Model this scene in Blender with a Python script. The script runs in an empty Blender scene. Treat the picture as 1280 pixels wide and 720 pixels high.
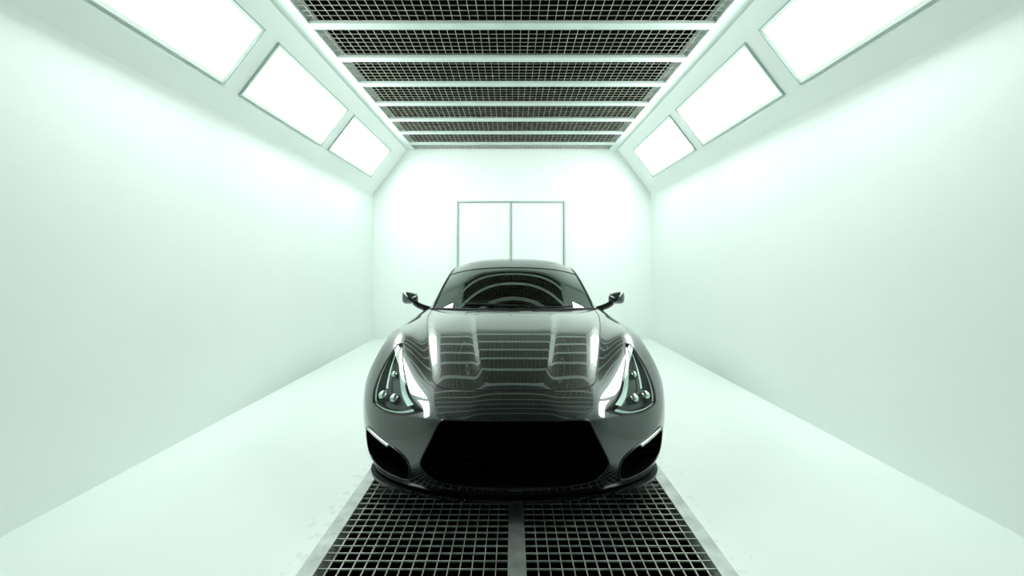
import bpy, bmesh, math, random
from mathutils import Vector, Matrix
from mathutils.bvhtree import BVHTree
random.seed(3)
S = bpy.context.scene
COL = S.collection
S.view_settings.view_transform = 'Standard'
S.view_settings.look = 'None'
S.view_settings.exposure = 0.0

# ------------------------------------------------------------------ materials
def mat(name, col, rough=0.5, metal=0.0, coat=0.0, coat_rough=0.03, emit=None, estr=0.0,
        var=0.06, scale=8.0, bump=0.0, spec=0.5, bscale=None, ior=1.5, coat_ior=1.5):
    m = bpy.data.materials.new(name); m.use_nodes = True
    nt = m.node_tree; b = nt.nodes['Principled BSDF']
    b.inputs['Roughness'].default_value = rough
    b.inputs['Metallic'].default_value = metal
    b.inputs['Coat Weight'].default_value = coat
    b.inputs['Coat Roughness'].default_value = coat_rough
    b.inputs['Coat IOR'].default_value = coat_ior
    b.inputs['Specular IOR Level'].default_value = spec
    b.inputs['IOR'].default_value = ior
    tc = nt.nodes.new('ShaderNodeTexCoord')
    nz = nt.nodes.new('ShaderNodeTexNoise'); nz.inputs['Scale'].default_value = scale
    nz.inputs['Detail'].default_value = 4
    nt.links.new(tc.outputs['Object'], nz.inputs['Vector'])
    cr = nt.nodes.new('ShaderNodeValToRGB')
    cr.color_ramp.elements[0].position = 0.3; cr.color_ramp.elements[1].position = 0.7
    cr.color_ramp.elements[0].color = tuple(c*(1-var) for c in col)+(1,)
    cr.color_ramp.elements[1].color = tuple(min(1, c*(1+var)) for c in col)+(1,)
    nt.links.new(nz.outputs['Fac'], cr.inputs['Fac'])
    nt.links.new(cr.outputs['Color'], b.inputs['Base Color'])
    if bump:
        n2 = nt.nodes.new('ShaderNodeTexNoise'); n2.inputs['Scale'].default_value = bscale or scale*4
        nt.links.new(tc.outputs['Object'], n2.inputs['Vector'])
        bp = nt.nodes.new('ShaderNodeBump'); bp.inputs['Strength'].default_value = bump
        bp.inputs['Distance'].default_value = 0.01
        nt.links.new(n2.outputs['Fac'], bp.inputs['Height']); nt.links.new(bp.outputs['Normal'], b.inputs['Normal'])
    if emit:
        b.inputs['Emission Color'].default_value = tuple(emit)+(1,)
        b.inputs['Emission Strength'].default_value = estr
    return m

LAMP = 18.5
M_wall = mat('wall_paint', (0.79, 0.862, 0.830), 0.55, var=0.012, scale=1.2, spec=0.3)
M_front = mat('front_wall_dark', (0.16, 0.20, 0.18), 0.6, var=0.05, scale=1.2, spec=0.3)  # unseen wall behind camera, darkened to cut bounce and raise edge contrast
M_ceil = mat('ceiling_paint', (0.72, 0.81, 0.77), 0.5, var=0.02, scale=1.5, spec=0.3)
M_back = mat('endwall_paint', (0.80, 0.875, 0.84), 0.5, var=0.012, scale=1.0, spec=0.3)
M_frame = mat('door_frame_metal', (0.46, 0.55, 0.51), 0.4, 0.2)
M_fix = mat('fixture_frame', (0.42, 0.53, 0.48), 0.4, 0.1)
M_lamp = mat('lamp_diffuser', (0.9, 0.95, 0.93), 0.4, emit=(0.93, 1.0, 0.965), estr=LAMP)
M_lampe = mat('lamp_diffuser_edge', (0.5, 0.58, 0.54), 0.4, emit=(0.88, 1.0, 0.95), estr=0.45)
M_bar = mat('ceiling_bar_paint', (0.60, 0.70, 0.65), 0.5, var=0.05)
M_wire = mat('ceiling_wire', (0.40, 0.42, 0.34), 0.5, 0.2, var=0.4, scale=12)
M_filter = mat('plenum_filter', (0.004, 0.004, 0.003), 0.95, var=0.5, scale=14, spec=0.0)  # near-black colour stands in for shade above the open mesh
M_grate = mat('grate_steel', (0.40, 0.44, 0.40), 0.45, 0.3, var=0.3, scale=10)
M_gframe = mat('grate_frame_steel', (0.42, 0.47, 0.44), 0.5, 0.2, var=0.25, scale=12)
M_gcent = mat('grate_centre_steel', (0.20, 0.22, 0.21), 0.5, 0.2, var=0.25, scale=12)
M_pit = mat('pit_dark', (0.003, 0.003, 0.003), 0.95, spec=0.0)  # shade put into the colour: stays black though light falls through the grate

def floor_mat():
    m = mat('floor_paint', (0.785, 0.86, 0.828), 0.38, var=0.015, scale=1.5, spec=0.4)
    nt = m.node_tree; b = nt.nodes['Principled BSDF']
    base = b.inputs['Base Color'].links[0].from_socket
    tc = nt.nodes.new('ShaderNodeTexCoord'); sp = nt.nodes.new('ShaderNodeSeparateXYZ')
    nt.links.new(tc.outputs['Object'], sp.inputs[0])
    ab = nt.nodes.new('ShaderNodeMath'); ab.operation = 'ABSOLUTE'; nt.links.new(sp.outputs['X'], ab.inputs[0])
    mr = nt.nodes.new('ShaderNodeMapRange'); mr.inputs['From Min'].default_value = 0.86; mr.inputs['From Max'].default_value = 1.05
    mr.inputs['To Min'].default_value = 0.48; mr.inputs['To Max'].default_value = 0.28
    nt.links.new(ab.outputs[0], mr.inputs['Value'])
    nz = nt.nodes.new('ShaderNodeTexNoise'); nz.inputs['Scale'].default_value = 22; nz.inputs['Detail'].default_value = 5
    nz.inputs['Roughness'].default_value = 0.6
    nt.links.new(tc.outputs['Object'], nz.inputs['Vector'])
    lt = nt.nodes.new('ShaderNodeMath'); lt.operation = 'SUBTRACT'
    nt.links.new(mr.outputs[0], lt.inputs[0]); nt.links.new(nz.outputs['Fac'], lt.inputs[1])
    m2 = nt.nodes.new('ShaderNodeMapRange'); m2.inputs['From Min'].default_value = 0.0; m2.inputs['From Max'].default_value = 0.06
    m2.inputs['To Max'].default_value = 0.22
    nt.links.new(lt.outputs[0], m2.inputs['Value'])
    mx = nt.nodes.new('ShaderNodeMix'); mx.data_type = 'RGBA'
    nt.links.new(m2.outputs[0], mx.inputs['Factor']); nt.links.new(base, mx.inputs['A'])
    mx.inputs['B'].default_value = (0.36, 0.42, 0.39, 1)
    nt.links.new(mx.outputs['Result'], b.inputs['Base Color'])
    return m
M_floor = floor_mat()

M_paint = mat('car_paint', (0.034, 0.042, 0.039), 0.27, 0.85, coat=1.0, coat_rough=0.0, var=0.02, scale=300, coat_ior=1.75)
M_blackg = mat('gloss_black', (0.006, 0.007, 0.007), 0.08, 0, coat=0.3, var=0.02)
M_blackm = mat('satin_black', (0.008, 0.009, 0.009), 0.5, 0, var=0.1, spec=0.2)
M_void = mat('intake_black', (0.003, 0.003, 0.003), 0.8, 0, var=0.1, spec=0.05)
M_seam = mat('seam_black', (0.006, 0.007, 0.007), 0.5)
M_rubber = mat('tyre_rubber', (0.02, 0.02, 0.02), 0.8, var=0.1, bump=0.2)
M_rim = mat('rim_metal', (0.10, 0.11, 0.11), 0.25, 0.9)
M_disc = mat('brake_disc', (0.4, 0.4, 0.4), 0.3, 1.0)
M_chrome = mat('chrome', (0.8, 0.85, 0.83), 0.08, 1.0, var=0.01)
M_led = mat('led_light_guide', (0.55, 0.60, 0.58), 0.15, 0.6, coat=0.5)
M_leather = mat('seat_leather', (0.012, 0.013, 0.013), 0.5, bump=0.2, scale=20)
M_tail = mat('tail_lamp', (0.25, 0.01, 0.01), 0.15, coat=1.0)

def glass(name, tint, f0=0.04, grz=0.96):
    m = bpy.data.materials.new(name); m.use_nodes = True
    nt = m.node_tree; nt.nodes.clear()
    o = nt.nodes.new('ShaderNodeOutputMaterial'); mx = nt.nodes.new('ShaderNodeMixShader')
    t = nt.nodes.new('ShaderNodeBsdfTransparent'); g = nt.nodes.new('ShaderNodeBsdfGlossy')
    t.inputs['Color'].default_value = tuple(tint)+(1,); g.inputs['Roughness'].default_value = 0.01
    g.inputs['Color'].default_value = (0.93, 1, 0.97, 1)
    f = nt.nodes.new('ShaderNodeLayerWeight'); f.inputs['Blend'].default_value = 0.5
    pw = nt.nodes.new('ShaderNodeMath'); pw.operation = 'POWER'; pw.inputs[1].default_value = 5
    ml = nt.nodes.new('ShaderNodeMath'); ml.operation = 'MULTIPLY_ADD'; ml.inputs[1].default_value = grz; ml.inputs[2].default_value = f0; ml.use_clamp = True
    nt.links.new(f.outputs['Facing'], pw.inputs[0]); nt.links.new(pw.outputs[0], ml.inputs[0]); nt.links.new(ml.outputs[0], mx.inputs[0])
    nt.links.new(t.outputs[0], mx.inputs[1]); nt.links.new(g.outputs[0], mx.inputs[2]); nt.links.new(mx.outputs[0], o.inputs[0])
    return m
M_wind = glass('windscreen_glass', (0.10, 0.13, 0.115), 0.06, 0.9)
M_lens = glass('headlamp_glass', (0.85, 0.92, 0.9), 0.02, 0.55)

# ------------------------------------------------------------------ helpers
def mesh_obj(name, verts, faces, mats, parent=None, smooth=False, fm=None):
    me = bpy.data.meshes.new(name); me.from_pydata([tuple(v) for v in verts], [], faces)
    for m in (mats if isinstance(mats, (list, tuple)) else [mats]): me.materials.append(m)
    if fm:
        for p, i in zip(me.polygons, fm): p.material_index = i
    if smooth:
        for p in me.polygons: p.use_smooth = True
    bm = bmesh.new(); bm.from_mesh(me); bmesh.ops.recalc_face_normals(bm, faces=bm.faces); bm.to_mesh(me); bm.free()
    ob = bpy.data.objects.new(name, me); COL.objects.link(ob)
    if parent: ob.parent = parent
    return ob

class Acc:
    def __init__(s): s.v = []; s.f = []; s.m = []
    def box(s, x0, x1, y0, y1, z0, z1, mi=0):
        b = len(s.v)
        s.v += [(x0,y0,z0),(x1,y0,z0),(x1,y1,z0),(x0,y1,z0),(x0,y0,z1),(x1,y0,z1),(x1,y1,z1),(x0,y1,z1)]
        s.f += [(b,b+3,b+2,b+1),(b+4,b+5,b+6,b+7),(b,b+1,b+5,b+4),(b+1,b+2,b+6,b+5),(b+2,b+3,b+7,b+6),(b+3,b,b+4,b+7)]
        s.m += [mi]*6
    def obox(s, o, ax, ay, az, mi=0):
        b = len(s.v); o = Vector(o); ax = Vector(ax); ay = Vector(ay); az = Vector(az)
        s.v += [o, o+ax, o+ax+ay, o+ay, o+az, o+ax+az, o+ax+ay+az, o+ay+az]
        s.f += [(b,b+3,b+2,b+1),(b+4,b+5,b+6,b+7),(b,b+1,b+5,b+4),(b+1,b+2,b+6,b+5),(b+2,b+3,b+7,b+6),(b+3,b,b+4,b+7)]
        s.m += [mi]*6
    def obj(s, name, mats, parent=None): return mesh_obj(name, s.v, s.f, mats, parent, fm=s.m)

def bevel(ob, w=0.01, seg=3):
    m = ob.modifiers.new('bev', 'BEVEL'); m.width = w; m.segments = seg; m.limit_method = 'ANGLE'
    for p in ob.data.polygons: p.use_smooth = True
    return ob

def evalmesh(ob):
    dg = bpy.context.evaluated_depsgraph_get(); dg.update()
    return bpy.data.meshes.new_from_object(ob.evaluated_get(dg))

# ------------------------------------------------------------------ room
W, H, DB, DF = 2.26, 3.08, 7.10, -2.6
XS, ZS = 1.72, 2.37
GX = 1.58
T = 0.1
a = Acc(); a.box(-W-T, -W, DF, DB, -T, H+0.5); a.obj('wall_left', M_wall)
a = Acc(); a.box(W, W+T, DF, DB, -T, H+0.5); a.obj('wall_right', M_wall)
a = Acc(); a.box(-W-T, W+T, DB, DB+T, -T, H+0.5); a.obj('wall_back', M_back)
a = Acc(); a.box(-W-T, W+T, DF-T, DF, -T, H+0.5); a.obj('wall_front', M_front)
GC = 0.02; GW = 0.79; FW = 0.855
a = Acc()
a.box(-W, GC-FW, DF, DB, -T, 0); a.box(GC+FW, W, DF, DB, -T, 0); a.box(GC-FW, GC+FW, 6.85, DB, -T, 0); a.box(GC-FW, GC+FW, DF, -1.6, -T, 0)
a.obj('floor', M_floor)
a = Acc(); a.box(GC-FW-.05, GC+FW+.05, -1.7, 6.95, -0.5, -0.45)
a.box(GC-FW-.05, GC-FW, -1.6, 6.85, -0.45, -0.1); a.box(GC+FW, GC+FW+.05, -1.6, 6.85, -0.45, -0.1)
a.obj('floor_pit', M_pit)
a = Acc(); y0, y1 = -1.6, 6.85
for sx in (-1, 1):
    x = GC + sx*(GW+FW)/2
    a.box(x-0.0325, x+0.0325, y0, y1, -0.06, 0.004, 1)
a.box(GC-0.037+.0, GC+0.037, y0, y1, -0.08, 0.004, 2)
P = 0.0475
for sx in (-1, 1):
    n = int((GW-0.037)/P)
    for i in range(1, n+1):
        x = GC+sx*(0.037+i*P)
        a.box(x-0.0015, x+0.0015, y0, y1, -0.008, 0.0)
k = y0
while k < y1:
    a.box(GC-GW, GC+GW, k-0.0017, k+0.0017, -0.006, 0.001); k += P
for yy in (-0.6, 0.4, 1.4, 2.4, 3.4, 4.4, 5.4, 6.4):
    a.box(GC-GW, GC+GW, yy-0.006, yy+0.006, -0.06, -0.012, 2)
a.obj('floor_grate', [M_grate, M_gframe, M_gcent])

a = Acc()
for sx in (-1, 1):
    x0, x1 = sorted((sx*GX, sx*XS)); a.box(x0, x1, DF, DB, H, H+0.06)
    x0, x1 = sorted((sx*GX, sx*(GX+.02))); a.box(x0, x1, DF, DB, H+0.06, H+0.4)
a.box(-XS, XS, DF, DF+0.3, H, H+0.06)
a.obj('ceiling', M_ceil)
a = Acc(); a.box(-W, W, DF, DB, H+0.40, H+0.45)
a.obj('ceiling_plenum', M_filter)
a = Acc(); a.box(-GX, GX, DF, DB, H+0.13, H+0.15)
a.obj('ceiling_filter', M_filter)
for sx, nm in ((-1, 'left'), (1, 'right')):
    v = [(sx*W, DF, ZS), (sx*XS, DF, H), (sx*XS, DB, H), (sx*W, DB, ZS),
         (sx*(W), DF, ZS+.1), (sx*(XS+.02), DF, H+.1), (sx*(XS+.02), DB, H+.1), (sx*(W), DB, ZS+.1)]
    mesh_obj('ceiling_soffit_'+nm, v, [(0,1,2,3),(4,5,6,7),(0,1,5,4),(3,2,6,7),(1,2,6,5),(0,3,7,4)], M_wall)
a = Acc(); y = 3.42-0.5533*10
bars = []
while y < DB: bars.append(y); y += 0.5533
for y in bars: 
    if y > DF+.3: a.box(-GX, GX, y-0.043, y+0.043, H-0.005, H+0.02, 0)
P2 = 0.066; x = -GX+P2
while x < GX:
    a.box(x-0.0018, x+0.0018, DF+.3, DB, H+0.012, H+0.016, 1); x += P2
y = DF+.3
while y < DB:
    a.box(-GX, GX, y-0.0018, y+0.0018, H+0.016, H+0.020, 1); y += P2
a.obj('ceiling_grate', [M_bar, M_wire])

def fixture(sx, ya, yb):
    A = Vector((sx*XS, 0, H)); B = Vector((sx*W, 0, ZS)); d = B-A; L = d.length; d.normalize()
    n = Vector((-sx*abs(d.z), 0, -abs(d.x)))
    t0, t1 = 0.19*L, 0.765*L; fr = 0.011; Y = Vector((0, 1, 0)); e = 0.028
    a = Acc(); w = t1-t0; l = yb-ya
    o = A+d*(t0)+Y*(ya)+n*0.001
    i = fr+e
    a.obox(o+d*i+Y*i, d*(w-2*i), Y*(l-2*i), n*0.008, 1)
    a.obox(o+d*fr+Y*fr, d*e, Y*(l-2*fr), n*0.007, 2)
    a.obox(o+d*(w-fr-e)+Y*fr, d*e, Y*(l-2*fr), n*0.007, 2)
    a.obox(o+d*i+Y*fr, d*(w-2*i), Y*e, n*0.007, 2)
    a.obox(o+d*i+Y*(l-fr-e), d*(w-2*i), Y*e, n*0.007, 2)
    a.obox(o, d*fr, Y*l, n*0.016, 0)
    a.obox(o+d*(w-fr), d*fr, Y*l, n*0.016, 0)
    a.obox(o+d*fr, d*(w-2*fr), Y*fr, n*0.016, 0)
    a.obox(o+d*fr+Y*(l-fr), d*(w-2*fr), Y*fr, n*0.016, 0)
    return a.obj('light_fixture', [M_fix, M_lamp, M_lampe])
for sx in (-1, 1):
    for ya, yb in ((5.03, 6.55), (3.40, 4.85), (1.76, 3.21)):
        fixture(sx, ya, yb)

a = Acc(); cx = 0.0
def px2(x0, x1, z0, z1, th, mi): a.box(x0, x1, DB-th, DB-0.001, z0, z1, mi)
px2(-0.90, 0.865, 2.225, 2.25, 0.05, 0)
px2(-0.90, -0.875, 0, 2.225, 0.05, 0); px2(0.84, 0.865, 0, 2.225, 0.05, 0)
px2(-0.027, -0.008, 0, 2.225, 0.035, 0)
a.obj('trim_1', M_frame)
a = Acc(); px2(-0.87, -0.03, 0.01, 2.22, 0.02, 0); a.box(-0.10, -0.08, DB-0.06, DB-0.02, 1.0, 1.15, 1); a.obj('door_1', [M_back, M_frame])
a = Acc(); px2(-0.003, 0.835, 0.01, 2.22, 0.02, 0); a.box(0.04, 0.06, DB-0.06, DB-0.02, 1.0, 1.15, 1); a.obj('door_2', [M_back, M_frame])

# ------------------------------------------------------------------ CAR
CX = 0.012
car = bpy.data.objects.new('car', None); COL.objects.link(car); car.location = (0, 0, 0)

F = [
 [(0,2.04,.112),(0,2.00,.20),(0,1.99,.35),(0,2.00,.475),(0,2.06,.545),(0,2.19,.600)],
 [(.20,2.05,.112),(.20,2.01,.20),(.20,2.00,.35),(.19,2.01,.475),(.17,2.07,.545),(.155,2.20,.598)],
 [(.43,2.09,.114),(.44,2.05,.205),(.44,2.045,.35),(.44,2.06,.47),(.43,2.13,.535),(.42,2.26,.58)],
 [(.62,2.17,.118),(.64,2.14,.21),(.645,2.15,.35),(.64,2.19,.47),(.625,2.29,.545),(.61,2.43,.615)],
 [(.77,2.31,.135),(.81,2.32,.22),(.845,2.36,.36),(.85,2.43,.48),(.82,2.52,.58),(.78,2.64,.665)],
]
SD = [
 (2.76,[(.87,.15),(.915,.24),(.945,.38),(.94,.52),(.895,.635)],(.815,.72),[(0,2.46,.687),(.19,2.47,.684),(.50,2.54,.650),(.69,2.70,.728)]),
 (2.95,[(.90,.15),(.95,.24),(.98,.38),(.97,.53),(.925,.66)],(.835,.75),[(0,2.76,.753),(.23,2.77,.750),(.565,2.84,.713),(.72,2.92,.772)]),
 (3.17,[(.90,.16),(.95,.24),(.98,.38),(.965,.53),(.92,.67)],(.835,.765),[(0,3.06,.806),(.265,3.07,.803),(.625,3.13,.762),(.74,3.16,.787)]),
 (3.42,[(.89,.16),(.94,.24),(.955,.38),(.94,.53),(.90,.67)],(.84,.765),[(0,3.36,.848),(.29,3.36,.845),(.675,3.40,.800),(.76,3.42,.793)]),
 (3.90,[(.88,.16),(.92,.24),(.925,.38),(.91,.53),(.90,.67)],(.865,.77),[(0,3.9,.86),(.3,3.9,.86),(.70,3.9,.825),(.79,3.9,.805)]),
 (4.40,[(.88,.16),(.92,.24),(.915,.38),(.90,.53),(.895,.67)],(.87,.775),[(0,4.4,.87),(.3,4.4,.87),(.70,4.4,.835),(.80,4.4,.81)]),
 (4.90,[(.88,.16),(.92,.24),(.925,.38),(.92,.53),(.90,.68)],(.865,.785),[(0,4.9,.88),(.3,4.9,.88),(.68,4.9,.845),(.795,4.9,.82)]),
 (5.30,[(.89,.16),(.94,.24),(.96,.38),(.96,.54),(.93,.70)],(.86,.81),[(0,5.3,.90),(.3,5.3,.90),(.66,5.3,.87),(.78,5.3,.84)]),
 (5.65,[(.90,.17),(.95,.25),(.985,.38),(.985,.55),(.945,.72)],(.845,.835),[(0,5.65,.92),(.3,5.65,.92),(.62,5.65,.89),(.75,5.65,.87)]),
 (6.00,[(.88,.18),(.93,.26),(.965,.39),(.96,.56),(.91,.73)],(.80,.85),[(0,6.0,.93),(.28,6.0,.93),(.56,6.0,.915),(.70,6.0,.885)]),
 (6.28,[(.82,.20),(.88,.28),(.91,.40),(.91,.57),(.86,.74)],(.76,.865),[(0,6.3,.935),(.26,6.3,.935),(.52,6.3,.93),(.66,6.29,.90)]),
]
RE = []
for (x, D, z) in [(0,6.60,.95),(.23,6.59,.95),(.45,6.56,.945),(.61,6.50,.93),(.74,6.42,.885)]:
    RE.append([(x*.95, D-.10, .22),(x*1.08, D-.02,.29),(x*1.13,D+.04,.42),(x*1.12,D+.03,.60),(x*1.06,D-.03+.02,.78),(x,D,z)])
def lerp(p, q_, t, dz=0): return tuple(u*(1-t)+w*t for u, w in zip(p[:2], q_[:2]))+(p[2]*(1-t)+q_[2]*t-dz,)
tt = .15; t2 = .80
Fa = [lerp(p, q_, tt, 0.004 if i == 5 else 0) for i, (p, q_) in enumerate(zip(F[1], F[2]))]
Fb = [lerp(p, q_, t2, -0.004 if i == 5 else 0) for i, (p, q_) in enumerate(zip(F[1], F[2]))]
F[2:2] = [Fa, Fb]
RE[2:2] = [[lerp(p, q_, tt) for p, q_ in zip(RE[1], RE[2])], [lerp(p, q_, t2) for p, q_ in zip(RE[1], RE[2])]]
for i, c in enumerate(SD):
    dz = (.008, .009, .009, .007, .002)[i] if i < 5 else 0
    d2 = (-.012, -.015, -.015, -.013, -.004)[i] if i < 5 else 0
    A_, B_ = lerp(c[3][1], c[3][2], tt, dz), lerp(c[3][1], c[3][2], t2, d2)
    c[3][2:2] = [A_, B_]
NC = 6
V = []; FC = []; idx = {}
def addv(p):
    key = (round(p[0],5), round(p[1],5), round(p[2],5))
    if key in idx: return idx[key]
    idx[key] = len(V); V.append(key); return idx[key]
def mir(p): return (-p[0], p[1], p[2])
deck = [[c[5] for c in F]] + [[*c[3], (c[2][0], c[0], c[2][1])] for c in SD] + [[c[5] for c in RE]]
under = [[c[0] for c in F]]
for c in SD:
    x = c[1][0][0]; z = c[1][0][1]
    under.append([(x*k, c[0], .14) for k in (0, .25, .29, .46, .5, .75)]+[(x, c[0], z)])
under.append([c[0] for c in RE])
belt = [c for c in F] + [[(x, c[0], z) for x, z in c[1]]+[(c[2][0], c[0], c[2][1])] for c in SD] + [c for c in reversed(RE)]
for s in (0, 1):
    g = (lambda p: p) if s == 0 else mir
    def q(a_, b_, c_, d_):
        ids = [addv(g(p)) for p in (a_, b_, c_, d_)]
        if s: ids.reverse()
        if len(set(ids)) == 4: FC.append(tuple(ids))
    for r in range(len(deck)-1):
        for c in range(NC):
            q(deck[r][c], deck[r][c+1], deck[r+1][c+1], deck[r+1][c])
            q(under[r][c], under[r+1][c], under[r+1][c+1], under[r][c+1])
    for i in range(len(belt)-1):
        for r in range(5):
            q(belt[i][r], belt[i+1][r], belt[i+1][r+1], belt[i][r+1])
body0 = mesh_obj('bodycage', V, FC, M_paint)
me = body0.data
ca = me.attributes.new('crease_edge', 'FLOAT', 'EDGE')
def crease_path(pts, w):
    ids = set()
    for a_, b_ in zip(pts[:-1], pts[1:]):
        for g in (lambda p: p, mir):
            ids.add(frozenset((addv(g(a_)), addv(g(b_)))))
    for e in me.edges:
        if frozenset(e.vertices) in ids: ca.data[e.index].value = w
crease_path([deck[r][1] for r in range(0, 5)], 0.6)
crease_path([deck[r][2] for r in range(0, 5)], 0.3)
crease_path([deck[r][3] for r in range(0, 5)], 0.25)
crease_path([deck[r][4] for r in range(0, 5)], 0.3)
crease_path([c[0] for c in F]+[under[i][NC] for i in range(1, 12)], 0.8)
crease_path([c[3] for c in F[:6]], 0.55)
crease_path([belt[i][2] for i in range(11, 17)], 0.2)
crease_path([c[5] for c in RE], 0.8)
sb = body0.modifiers.new('s', 'SUBSURF'); sb.levels = 4; sb.render_levels = 4
bm_ = evalmesh(body0)
body = bpy.data.objects.new('body', bm_); COL.objects.link(body)
bpy.data.objects.remove(body0)
tmp = bmesh.new(); tmp.from_mesh(bm_); BV = BVHTree.FromBMesh(tmp); 
def front(x, z, off=0.0):
    h = BV.ray_cast(Vector((x, 0.5, z)), Vector((0, 1, 0)))
    if h[0] is None: return None
    return h[0]+h[1]*off*(1 if h[1].y < 0 else -1)
def top(x, y, off=0.0):
    h = BV.ray_cast(Vector((x, y, 2.0)), Vector((0, 0, -1)))
    if h[0] is None: return None
    return h[0]+h[1]*off*(1 if h[1].z > 0 else -1)
def side(y, z, sx, off=0.0):
    h = BV.ray_cast(Vector((sx*2, y, z)), Vector((-sx, 0, 0)))
    if h[0] is None: return None
    return h[0]+h[1]*off*(1 if h[1].x*sx > 0 else -1)

def smooth_poly(pts, n=6, closed=True):
    out = []; N = len(pts)
    rng = range(N) if closed else range(N-1)
    for i in rng:
        p0 = pts[(i-1) % N] if closed or i > 0 else pts[0]; p1 = pts[i]; p2 = pts[(i+1) % N]
        p3 = pts[(i+2) % N] if closed or i+2 < N else pts[-1]
        for k in range(n):
            t = k/n
            out.append(tuple(0.5*((2*b)+(-a_+c)*t+(2*a_-5*b+4*c-d)*t*t+(-a_+3*b-3*c+d)*t**3) for a_, b, c, d in zip(p0, p1, p2, p3)))
    if not closed: out.append(tuple(pts[-1]))
    return out
def prism_xz(poly, ya, yb, name='cut', m=None):
    n = len(poly)
    v = [(x, ya, z) for x, z in poly]+[(x, yb, z) for x, z in poly]
    f = [tuple(range(n)), tuple(range(2*n-1, n-1, -1))]+[(i, (i+1) % n, n+(i+1) % n, n+i) for i in range(n)]
    return mesh_obj(name, v, f, m or M_void)
cutters = []
gh_ = [(0,.484),(.15,.483),(.31,.478),(.345,.470),(.362,.450),(.395,.38),(.432,.305),(.445,.268),(.432,.235),(.38,.190),(.30,.172),(.15,.167),(0,.166)]
grille = gh_+[(-x, z) for x, z in reversed(gh_[1:-1])]
cutters.append(prism_xz(smooth_poly(grille, 4), 1.7, 2.26))
vent = [(.510,.262),(.56,.300),(.66,.330),(.77,.350),(.785,.30),(.77,.22),(.72,.185),(.60,.165),(.52,.165),(.500,.205)]
for sx in (-1, 1):
    cutters.append(prism_xz([(sx*x, z) for x, z in smooth_poly(vent, 4)], 1.7, 2.36))
def cyl(cx, cy, cz, r, x0, x1, n=96, m=M_void):
    v = []; 
    for x in (x0, x1):
        for i in range(n):
            t = 2*math.pi*i/n; v.append((x, cy+r*math.cos(t), cz+r*math.sin(t)))
    f = [tuple(range(n)), tuple(range(2*n-1, n-1, -1))]+[(i, (i+1) % n, n+(i+1) % n, n+i) for i in range(n)]
    return mesh_obj('cut', v, f, m)
WH = [(2.94, .345), (5.64, .345)]
for (wy, wz) in WH:
    for sx in (-1, 1):
        xx = sorted((sx*.55, sx*1.3)); cutters.append(cyl(0, wy, wz, .378, *xx))
a = Acc(); a.box(-.66, .66, 3.98, 5.35, .36, 1.3); cb = a.obj('cut', M_blackm); cutters.append(cb)

e_in = smooth_poly([(.440,.500),(.530,.540),(.60,.60),(.655,.662),(.690,.715)], 6, False)
e_out = smooth_poly([(.755,.462),(.772,.505),(.770,.575),(.752,.645),(.722,.712)], 6, False)
e_bot = smooth_poly([(.440,.500),(.55,.466),(.66,.452),(.755,.462)], 8, False)
def coons(u, v):
    def ev(c, t):
        k = t*(len(c)-1); i = min(int(k), len(c)-2); w = k-i
        return Vector((c[i][0]*(1-w)+c[i+1][0]*w, c[i][1]*(1-w)+c[i+1][1]*w))
    tl = Vector(e_in[-1]); tr = Vector(e_out[-1])
    top_ = tl*(1-u)+tr*u
    P = ev(e_bot, u)*(1-v)+top_*v + ev(e_in, v)*(1-u)+ev(e_out, v)*u
    c00 = Vector(e_in[0]); c10 = Vector(e_out[0])
    return P-(c00*(1-u)*(1-v)+c10*u*(1-v)+tl*(1-u)*v+tr*u*v)
def lamp_pt(u, v, sx, off=0.0, back=0.0):
    p = coons(u, v); h = front(p.x, p.y, off)
    if h is None: h = Vector((p.x, 2.7, p.y))
    return Vector((sx*h.x, h.y+back, h.z))
def lamp_patch(name, sx, u0, u1, v0, v1, off, back, m, nu=14, nv=20, parent=car):
    v = []; f = []
    for j in range(nv+1):
        for i in range(nu+1):
            v.append(lamp_pt(u0+(u1-u0)*i/nu, v0+(v1-v0)*j/nv, sx, off, back))
    for j in range(nv):
        for i in range(nu):
            k = j*(nu+1)+i; f.append((k, k+1, k+nu+2, k+nu+1))
    return mesh_obj(name, v, f, m, parent, smooth=True)
outline = [(u, 0) for u in [i/16 for i in range(16)]]+[(1, v) for v in [i/20 for i in range(20)]]+[(1-i/4, 1) for i in range(4)]+[(0, 1-i/20) for i in range(20)]
for sx in (-1, 1):
    nn = len(outline)
    v = [lamp_pt(u, w, sx, 0, -0.12) for u, w in outline]+[lamp_pt(u, w, sx, 0, 0.075) for u, w in outline]
    f = [tuple(range(nn)), tuple(range(2*nn-1, nn-1, -1))]+[(i, (i+1) % nn, nn+(i+1) % nn, nn+i) for i in range(nn)]
    c = mesh_obj('cut', v, f, M_void); 
    bmx = bmesh.new(); bmx.from_mesh(c.data); bmesh.ops.triangulate(bmx, faces=[q_ for q_ in bmx.faces if len(q_.verts) > 4]); bmx.to_mesh(c.data); bmx.free()
    cutters.append(c)

for i, c in enumerate(cutters):
    b = body.modifiers.new('b%d' % i, 'BOOLEAN'); b.operation = 'DIFFERENCE'; b.solver = 'EXACT'; b.object = c
    try: b.material_mode = 'TRANSFER'
    except Exception as ex: print('matmode', ex)
nm = evalmesh(body)
body.modifiers.clear(); body.data = nm; body.parent = car
for c in cutters: bpy.data.objects.remove(c)
for p in nm.polygons: p.use_smooth = True
nm.set_sharp_from_angle(angle=math.radians(38))
print('BODY faces', len(nm.polygons), [m.name for m in nm.materials if m])

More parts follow.
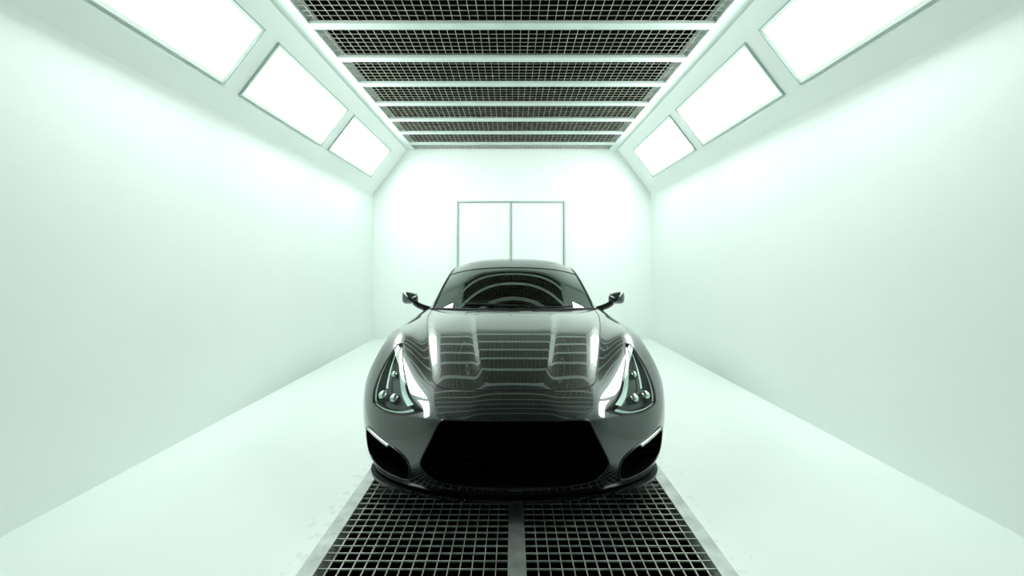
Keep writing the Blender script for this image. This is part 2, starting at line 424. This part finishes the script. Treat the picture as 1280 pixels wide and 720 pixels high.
def tube(name, pts, r, m, parent=car, cyc=False):
    cu = bpy.data.curves.new(name, 'CURVE'); cu.dimensions = '3D'; cu.bevel_depth = r; cu.bevel_resolution = 2
    sp = cu.splines.new('POLY'); sp.points.add(len(pts)-1); sp.use_cyclic_u = cyc
    for i, p in enumerate(pts): sp.points[i].co = (*p, 1)
    cu.materials.append(m)
    ob = bpy.data.objects.new(name, cu); COL.objects.link(ob)
    me = evalmesh(ob); bpy.data.objects.remove(ob)
    ob = bpy.data.objects.new(name, me); COL.objects.link(ob); ob.parent = parent
    for p in me.polygons: p.use_smooth = True
    return ob

for sx in (-1, 1):
    t = 'l' if sx < 0 else 'r'
    lamp_patch('headlamp_back_'+t, sx, 0.0, 1, 0.0, 1, -0.0, 0.07, M_blackg)
    lamp_patch('headlamp_reflector_'+t, sx, 0.10, 0.20, 0.12, 0.90, 0, 0.020, M_chrome)
    lamp_patch('headlamp_drl_'+t, sx, 0.87, 0.93, 0.10, 0.95, 0, 0.012, M_led)
    lamp_patch('headlamp_fin_'+t, sx, 0.55, 0.61, 0.36, 0.94, 0, 0.030, M_chrome)
    lamp_patch('headlamp_base_'+t, sx, 0.15, 0.90, 0.03, 0.07, 0, 0.012, M_led)
    lamp_patch('headlamp_glass_'+t, sx, 0.0, 1, 0.0, 1, 0.001, 0, M_lens)
    for (u, v, r) in ((.40, .22, .028), (.70, .24, .028), (.40, .52, .020)):
        p = lamp_pt(u, v, sx, 0, 0.045)
        bmx = bmesh.new(); bmesh.ops.create_uvsphere(bmx, u_segments=24, v_segments=16, radius=r)
        me = bpy.data.meshes.new('proj'); bmx.to_mesh(me); bmx.free(); me.materials.append(M_chrome)
        ob = bpy.data.objects.new('headlamp_projector_'+t, me); COL.objects.link(ob); ob.location = p; ob.parent = car
        for q_ in me.polygons: q_.use_smooth = True
    tube('headlamp_seal_'+t, [lamp_pt(u, w, sx, 0.001) for u, w in outline], 0.003, M_seam, cyc=True)

hood = smooth_poly([(0,2.165),(.2,2.175),(.36,2.225),(.425,2.29),(.455,2.40),(.505,2.60),(.565,2.87),(.625,3.15),(.675,3.45),(.70,3.72)], 8, False)
for sx in (-1, 1):
    pts = [top(sx*x, y, 0.0005) for x, y in hood]; tube('hood_seam', [p for p in pts if p], 0.0028, M_seam)
    dr = smooth_poly([(3.72,.76),(3.62,.60),(3.60,.40),(3.66,.22),(3.9,.19),(4.7,.19),(4.92,.24),(5.02,.42),(5.08,.60),(5.05,.78)], 6, False)
    pts = [side(y, z, sx, 0.0005) for y, z in dr]; tube('door_seam', [p for p in pts if p], 0.003, M_seam)
    tube('side_strake', [p for p in (side(y, z, sx, .002) for y, z in ((3.40,.52),(3.5,.515),(3.7,.50),(3.9,.49))) if p], 0.006, M_chrome)

a = Acc()
def inside(poly, x, z):
    c = False; n = len(poly)
    for i in range(n):
        x1, z1 = poly[i]; x2, z2 = poly[(i+1) % n]
        if (z1 > z) != (z2 > z) and x < (x2-x1)*(z-z1)/(z2-z1)+x1: c = not c
    return c
gp = smooth_poly(grille, 4)
for i in range(9):
    z = .20+i*.031
    xs = [x*.005 for x in range(-90, 91) if inside(gp, x*.005, z)]
    if xs: a.box(xs[0], xs[-1], 2.14, 2.17, z-.003, z+.003)
a.obj('grille_slats', M_void, car)
pts = [front(x, z, 0.0) for x, z in gp]
tube('grille_surround', [p for p in pts if p], 0.005, M_blackg, cyc=True)
for sx in (-1, 1):
    vv = [front(x, z, 0.001) for x, z in smooth_poly(vent, 4)]
    tube('vent_surround', [Vector((sx*p.x, p.y, p.z)) for p in vv if p], 0.004, M_blackg, cyc=True)
    p1 = [front(x, z, 0.004) for x, z in ((.62,.312),(.66,.322),(.72,.335),(.765,.342))]
    tube('vent_blade', [Vector((sx*p.x, p.y, p.z)) for p in p1 if p], 0.008, M_led)
    a = Acc()
    for k in range(3):
        z = .21+k*.04; x0, x1 = sorted((sx*.52, sx*.76)); a.box(x0, x1, 2.30, 2.33, z-.004, z+.004)
    a.obj('vent_slats', M_void, car)
pl = [(0,2.02),(.2,2.03),(.43,2.075),(.60,2.14),(.70,2.21),(.755,2.30),(.77,2.42)]
sp = smooth_poly(pl, 6, False)
outer = [(x, y-.005) for x, y in sp]; full = [(-x, y) for x, y in reversed(outer)]+outer[1:]
n = len(full)
zz = [.098+.02*(abs(x)/.77)**3 for x, y in full]
v = [(x, y, z) for (x, y), z in zip(full, zz)]+[(x*.8, y+.2, z) for (x, y), z in zip(full, zz)]+[(x, y, z+.014) for (x, y), z in zip(full, zz)]+[(x*.8, y+.2, z+.014) for (x, y), z in zip(full, zz)]
f = []
for i in range(n-1):
    f += [(i, i+1, n+i+1, n+i), (2*n+i, 3*n+i, 3*n+i+1, 2*n+i+1), (i, 2*n+i, 2*n+i+1, i+1), (n+i, n+i+1, 3*n+i+1, 3*n+i)]
f += [(0, n, 3*n, 2*n), (n-1, 3*n-1, 4*n-1, 2*n-1)]
mesh_obj('splitter', v, f, M_blackg, car)

# greenhouse
G = [
 [(0,3.46,.845),(.27,3.50,.845),(.53,3.64,.835),(.71,3.84,.82),(.790,3.93,.775)],
 [(0,3.90,1.025),(.26,3.94,1.020),(.51,4.05,.995),(.70,4.20,.955),(.82,4.20,.78)],
 [(0,4.38,1.190),(.25,4.41,1.184),(.49,4.49,1.160),(.675,4.60,1.105),(.83,4.50,.785)],
 [(0,4.86,1.300),(.25,4.86,1.297),(.48,4.88,1.275),(.66,4.92,1.19),(.82,4.87,.80)],
 [(0,5.30,1.262),(.25,5.30,1.255),(.44,5.30,1.225),(.60,5.30,1.13),(.79,5.3,.83)],
 [(0,5.75,1.14),(.24,5.75,1.13),(.41,5.75,1.10),(.55,5.72,1.02),(.74,5.7,.85)],
 [(0,6.22,.945),(.22,6.22,.94),(.38,6.2,.925),(.52,6.15,.90),(.64,6.1,.86)],
]
V = []; FC = []; idx = {}; FM = []
for s in (0, 1):
    g = (lambda p: p) if s == 0 else mir
    for r in range(len(G)-1):
        for c in range(4):
            ids = [addv(g(p)) for p in (G[r][c], G[r][c+1], G[r+1][c+1], G[r+1][c])]
            if s: ids.reverse()
            FC.append(tuple(ids))
            if c == 3: mi = 0 if r in (1, 2, 3) else 1
            elif r < 2: mi = 0
            elif r in (4,): mi = 0
            else: mi = 1
            if r == 4 and c == 2: mi = 1
            FM.append(mi)
gh = bpy.data.meshes.new('cabin'); gh.from_pydata(V, [], FC)
gh.materials.append(M_wind); gh.materials.append(M_blackg)
for p, i in zip(gh.polygons, FM): p.material_index = i; p.use_smooth = True
gho = bpy.data.objects.new('cabin', gh); COL.objects.link(gho)
me = gh; ca = me.attributes.new('crease_edge', 'FLOAT', 'EDGE')
crease_path([G[r][3] for r in range(0, 6)], 0.45)
crease_path([G[0][c] for c in range(5)], 1.0)
crease_path([G[r][4] for r in range(7)], 1.0)
ss = gho.modifiers.new('s', 'SUBSURF'); ss.levels = 4; ss.render_levels = 4
m3 = evalmesh(gho); gho.modifiers.clear(); gho.data = m3; gho.parent = car
tb = bmesh.new(); tb.from_mesh(m3); BG = BVHTree.FromBMesh(tb)
def near(p, off=0.0):
    h = BG.find_nearest(Vector(p)); n_ = h[1]
    if n_.dot(h[0]-Vector((0, 4.8, .8))) < 0: n_ = -n_
    return h[0]+n_*off
for sx in (-1, 1):
    pts = smooth_poly([G[r][3] for r in range(0, 6)], 8, False)
    tube('pillar_trim', [near((sx*x, y, z), 0.0) for x, y, z in pts], 0.014, M_blackg)
    pts = smooth_poly([G[0][c] for c in range(0, 5)], 8, False)
    tube('cowl_trim', [near((sx*x, y, z), 0.0) for x, y, z in pts], 0.012, M_blackm)
    pts = smooth_poly([G[2][c] for c in range(0, 4)], 8, False)
    tube('header_trim', [near((sx*x, y, z), -0.006) for x, y, z in pts], 0.012, M_blackm)
    tube('wiper', [near((x, y, z), 0.012) for x, y, z in ((sx*.05+.1,3.52,.86),(sx*.25+.1,3.56,.87),(sx*.45+.05,3.66,.87))], 0.006, M_blackm)

def rbox(name, c, s, m, rot=(0, 0, 0), bw=0.03):
    a = Acc(); a.box(-s[0]/2, s[0]/2, -s[1]/2, s[1]/2, -s[2]/2, s[2]/2)
    o = a.obj(name, m, car); o.location = c; o.rotation_euler = rot; bevel(o, bw, 4); return o
for sx in (-1, 1):
    rbox('seat_base', (sx*.34, 4.60, .50), (.46, .50, .16), M_leather, bw=.05)
    rbox('seat_back', (sx*.34, 4.92, .74), (.44, .14, .54), M_leather, (-.25, 0, 0), bw=.05)
    rbox('seat_headrest', (sx*.34, 5.02, 1.06), (.26, .09, .15), M_leather, (-.2, 0, 0), bw=.035)
rbox('dashboard', (0, 4.02, .80), (1.26, .28, .15), M_leather, bw=.05)
rbox('console', (0, 4.6, .50), (.18, .9, .22), M_leather, bw=.03)
tube('steering_wheel', [(.34+.18*math.cos(t*math.pi/16), 4.22+.05*math.sin(t*math.pi/16), .80+.17*math.sin(t*math.pi/16)) for t in range(32)], .014, M_blackm, cyc=True)
rbox('steering_hub', (.34, 4.21, .80), (.30, .04, .05), M_blackm, bw=.015)
rbox('rear_view_mirror', (0, 4.27, 1.085), (.22, .03, .055), M_chrome, bw=.012)

for sx in (-1, 1):
    bmx = bmesh.new(); bmesh.ops.create_uvsphere(bmx, u_segments=40, v_segments=24, radius=1)
    for v_ in bmx.verts:
        x, y, z = v_.co
        if y > 0.15: y = 0.15+(y-.15)*0.15
        r_ = math.hypot(x, z); 
        if r_ > 1e-6:     # squarish outline seen from the front
            k = (abs(x/r_)**3.2+abs(z/r_)**3.2)**(-1/3.2); x *= k; z *= k
        tap = 1+0.16*x
        v_.co = (x*.074*sx, y*.085, (z*.056*tap)+(0.006*x))
    me = bpy.data.meshes.new('mirror_shell'); bmx.to_mesh(me); bmx.free(); me.materials.append(M_paint)
    ob = bpy.data.objects.new('mirror_shell', me); COL.objects.link(ob); ob.parent = car
    ob.location = (sx*.970, 4.10, .895); ob.rotation_euler = (0, 0, -sx*.12)
    for q_ in me.polygons: q_.use_smooth = True
    tube('mirror_arm', [(sx*.79, 4.10, .79), (sx*.84, 4.10, .805), (sx*.89, 4.10, .825), (sx*.93, 4.10, .855)], .028, M_blackg)
    rbox('mirror_glass', (sx*.970, 4.118, .895), (.12, .006, .085), M_chrome, (0, 0, -sx*.12), bw=.002)

def lathe(name, prof, c, m, n=64, parent=car):
    v = []; f = []; K = len(prof)
    for i in range(n):
        t = 2*math.pi*i/n
        for (x, r) in prof: v.append((c[0]+x, c[1]+r*math.cos(t), c[2]+r*math.sin(t)))
    for i in range(n):
        for k in range(K-1):
            a0 = i*K+k; b0 = ((i+1) % n)*K+k; f.append((a0, a0+1, b0+1, b0))
    return mesh_obj(name, v, f, m, parent, smooth=True)
for (wy, wz) in WH:
    for sx in (-1, 1):
        c = (sx*(.735 if wy < 4 else .80), wy, .345)
        lathe('tyre', [(-.12,.25),(-.13,.29),(-.125,.325),(-.105,.343),(0,.3465),(.105,.343),(.125,.325),(.13,.29),(.12,.25),(-.12,.25)], c, M_rubber)
        lathe('rim_barrel', [(-.12,.25),(-.11,.235),(.10,.235),(.122,.252),(.124,.26),(.118,.262)], c, M_rim)
        lathe('brake_disc', [(-.02,.06),(-.02,.17),(.01,.17),(.01,.06)], c, M_disc)
        a = Acc()
        for i in range(10):
            t = 2*math.pi*i/10
            u = Vector((0, math.cos(t), math.sin(t))); w_ = Vector((0, -math.sin(t), math.cos(t))); X = Vector((sx, 0, 0))
            a.obox(Vector(c)+X*.075+u*.04-w_*.014, u*.205+X*.02, w_*.028, X*.022)
        a.obj('spokes', M_rim, car)
        lathe('hub', [(sx*.11,0.001),(sx*.11,.05),(sx*.07,.06)], c, M_rim)

for sx in (-1, 1):
    pts = []
    for x, z in ((.35,.80),(.5,.80),(.65,.79),(.76,.76)):
        h = BV.ray_cast(Vector((sx*x, 8, z)), Vector((0, -1, 0)))
        if h[0]: pts.append(h[0]+Vector((0, .004, 0)))
    if len(pts) > 1: tube('tail_lamp', pts, .018, M_tail)
car.location = (CX, 0, 0)

w = bpy.data.worlds.new('world'); S.world = w; w.use_nodes = True
w.node_tree.nodes['Background'].inputs[0].default_value = (0.02, 0.025, 0.023, 1)
cam = bpy.data.cameras.new('camera'); cam.lens = 36*545/1280; cam.sensor_width = 36; cam.shift_y = -28/1280
co = bpy.data.objects.new('camera', cam); COL.objects.link(co)
co.location = (0, 0, 1.2); co.rotation_euler = (math.radians(90), 0, 0)
cam.clip_start = 0.02
S.camera = co
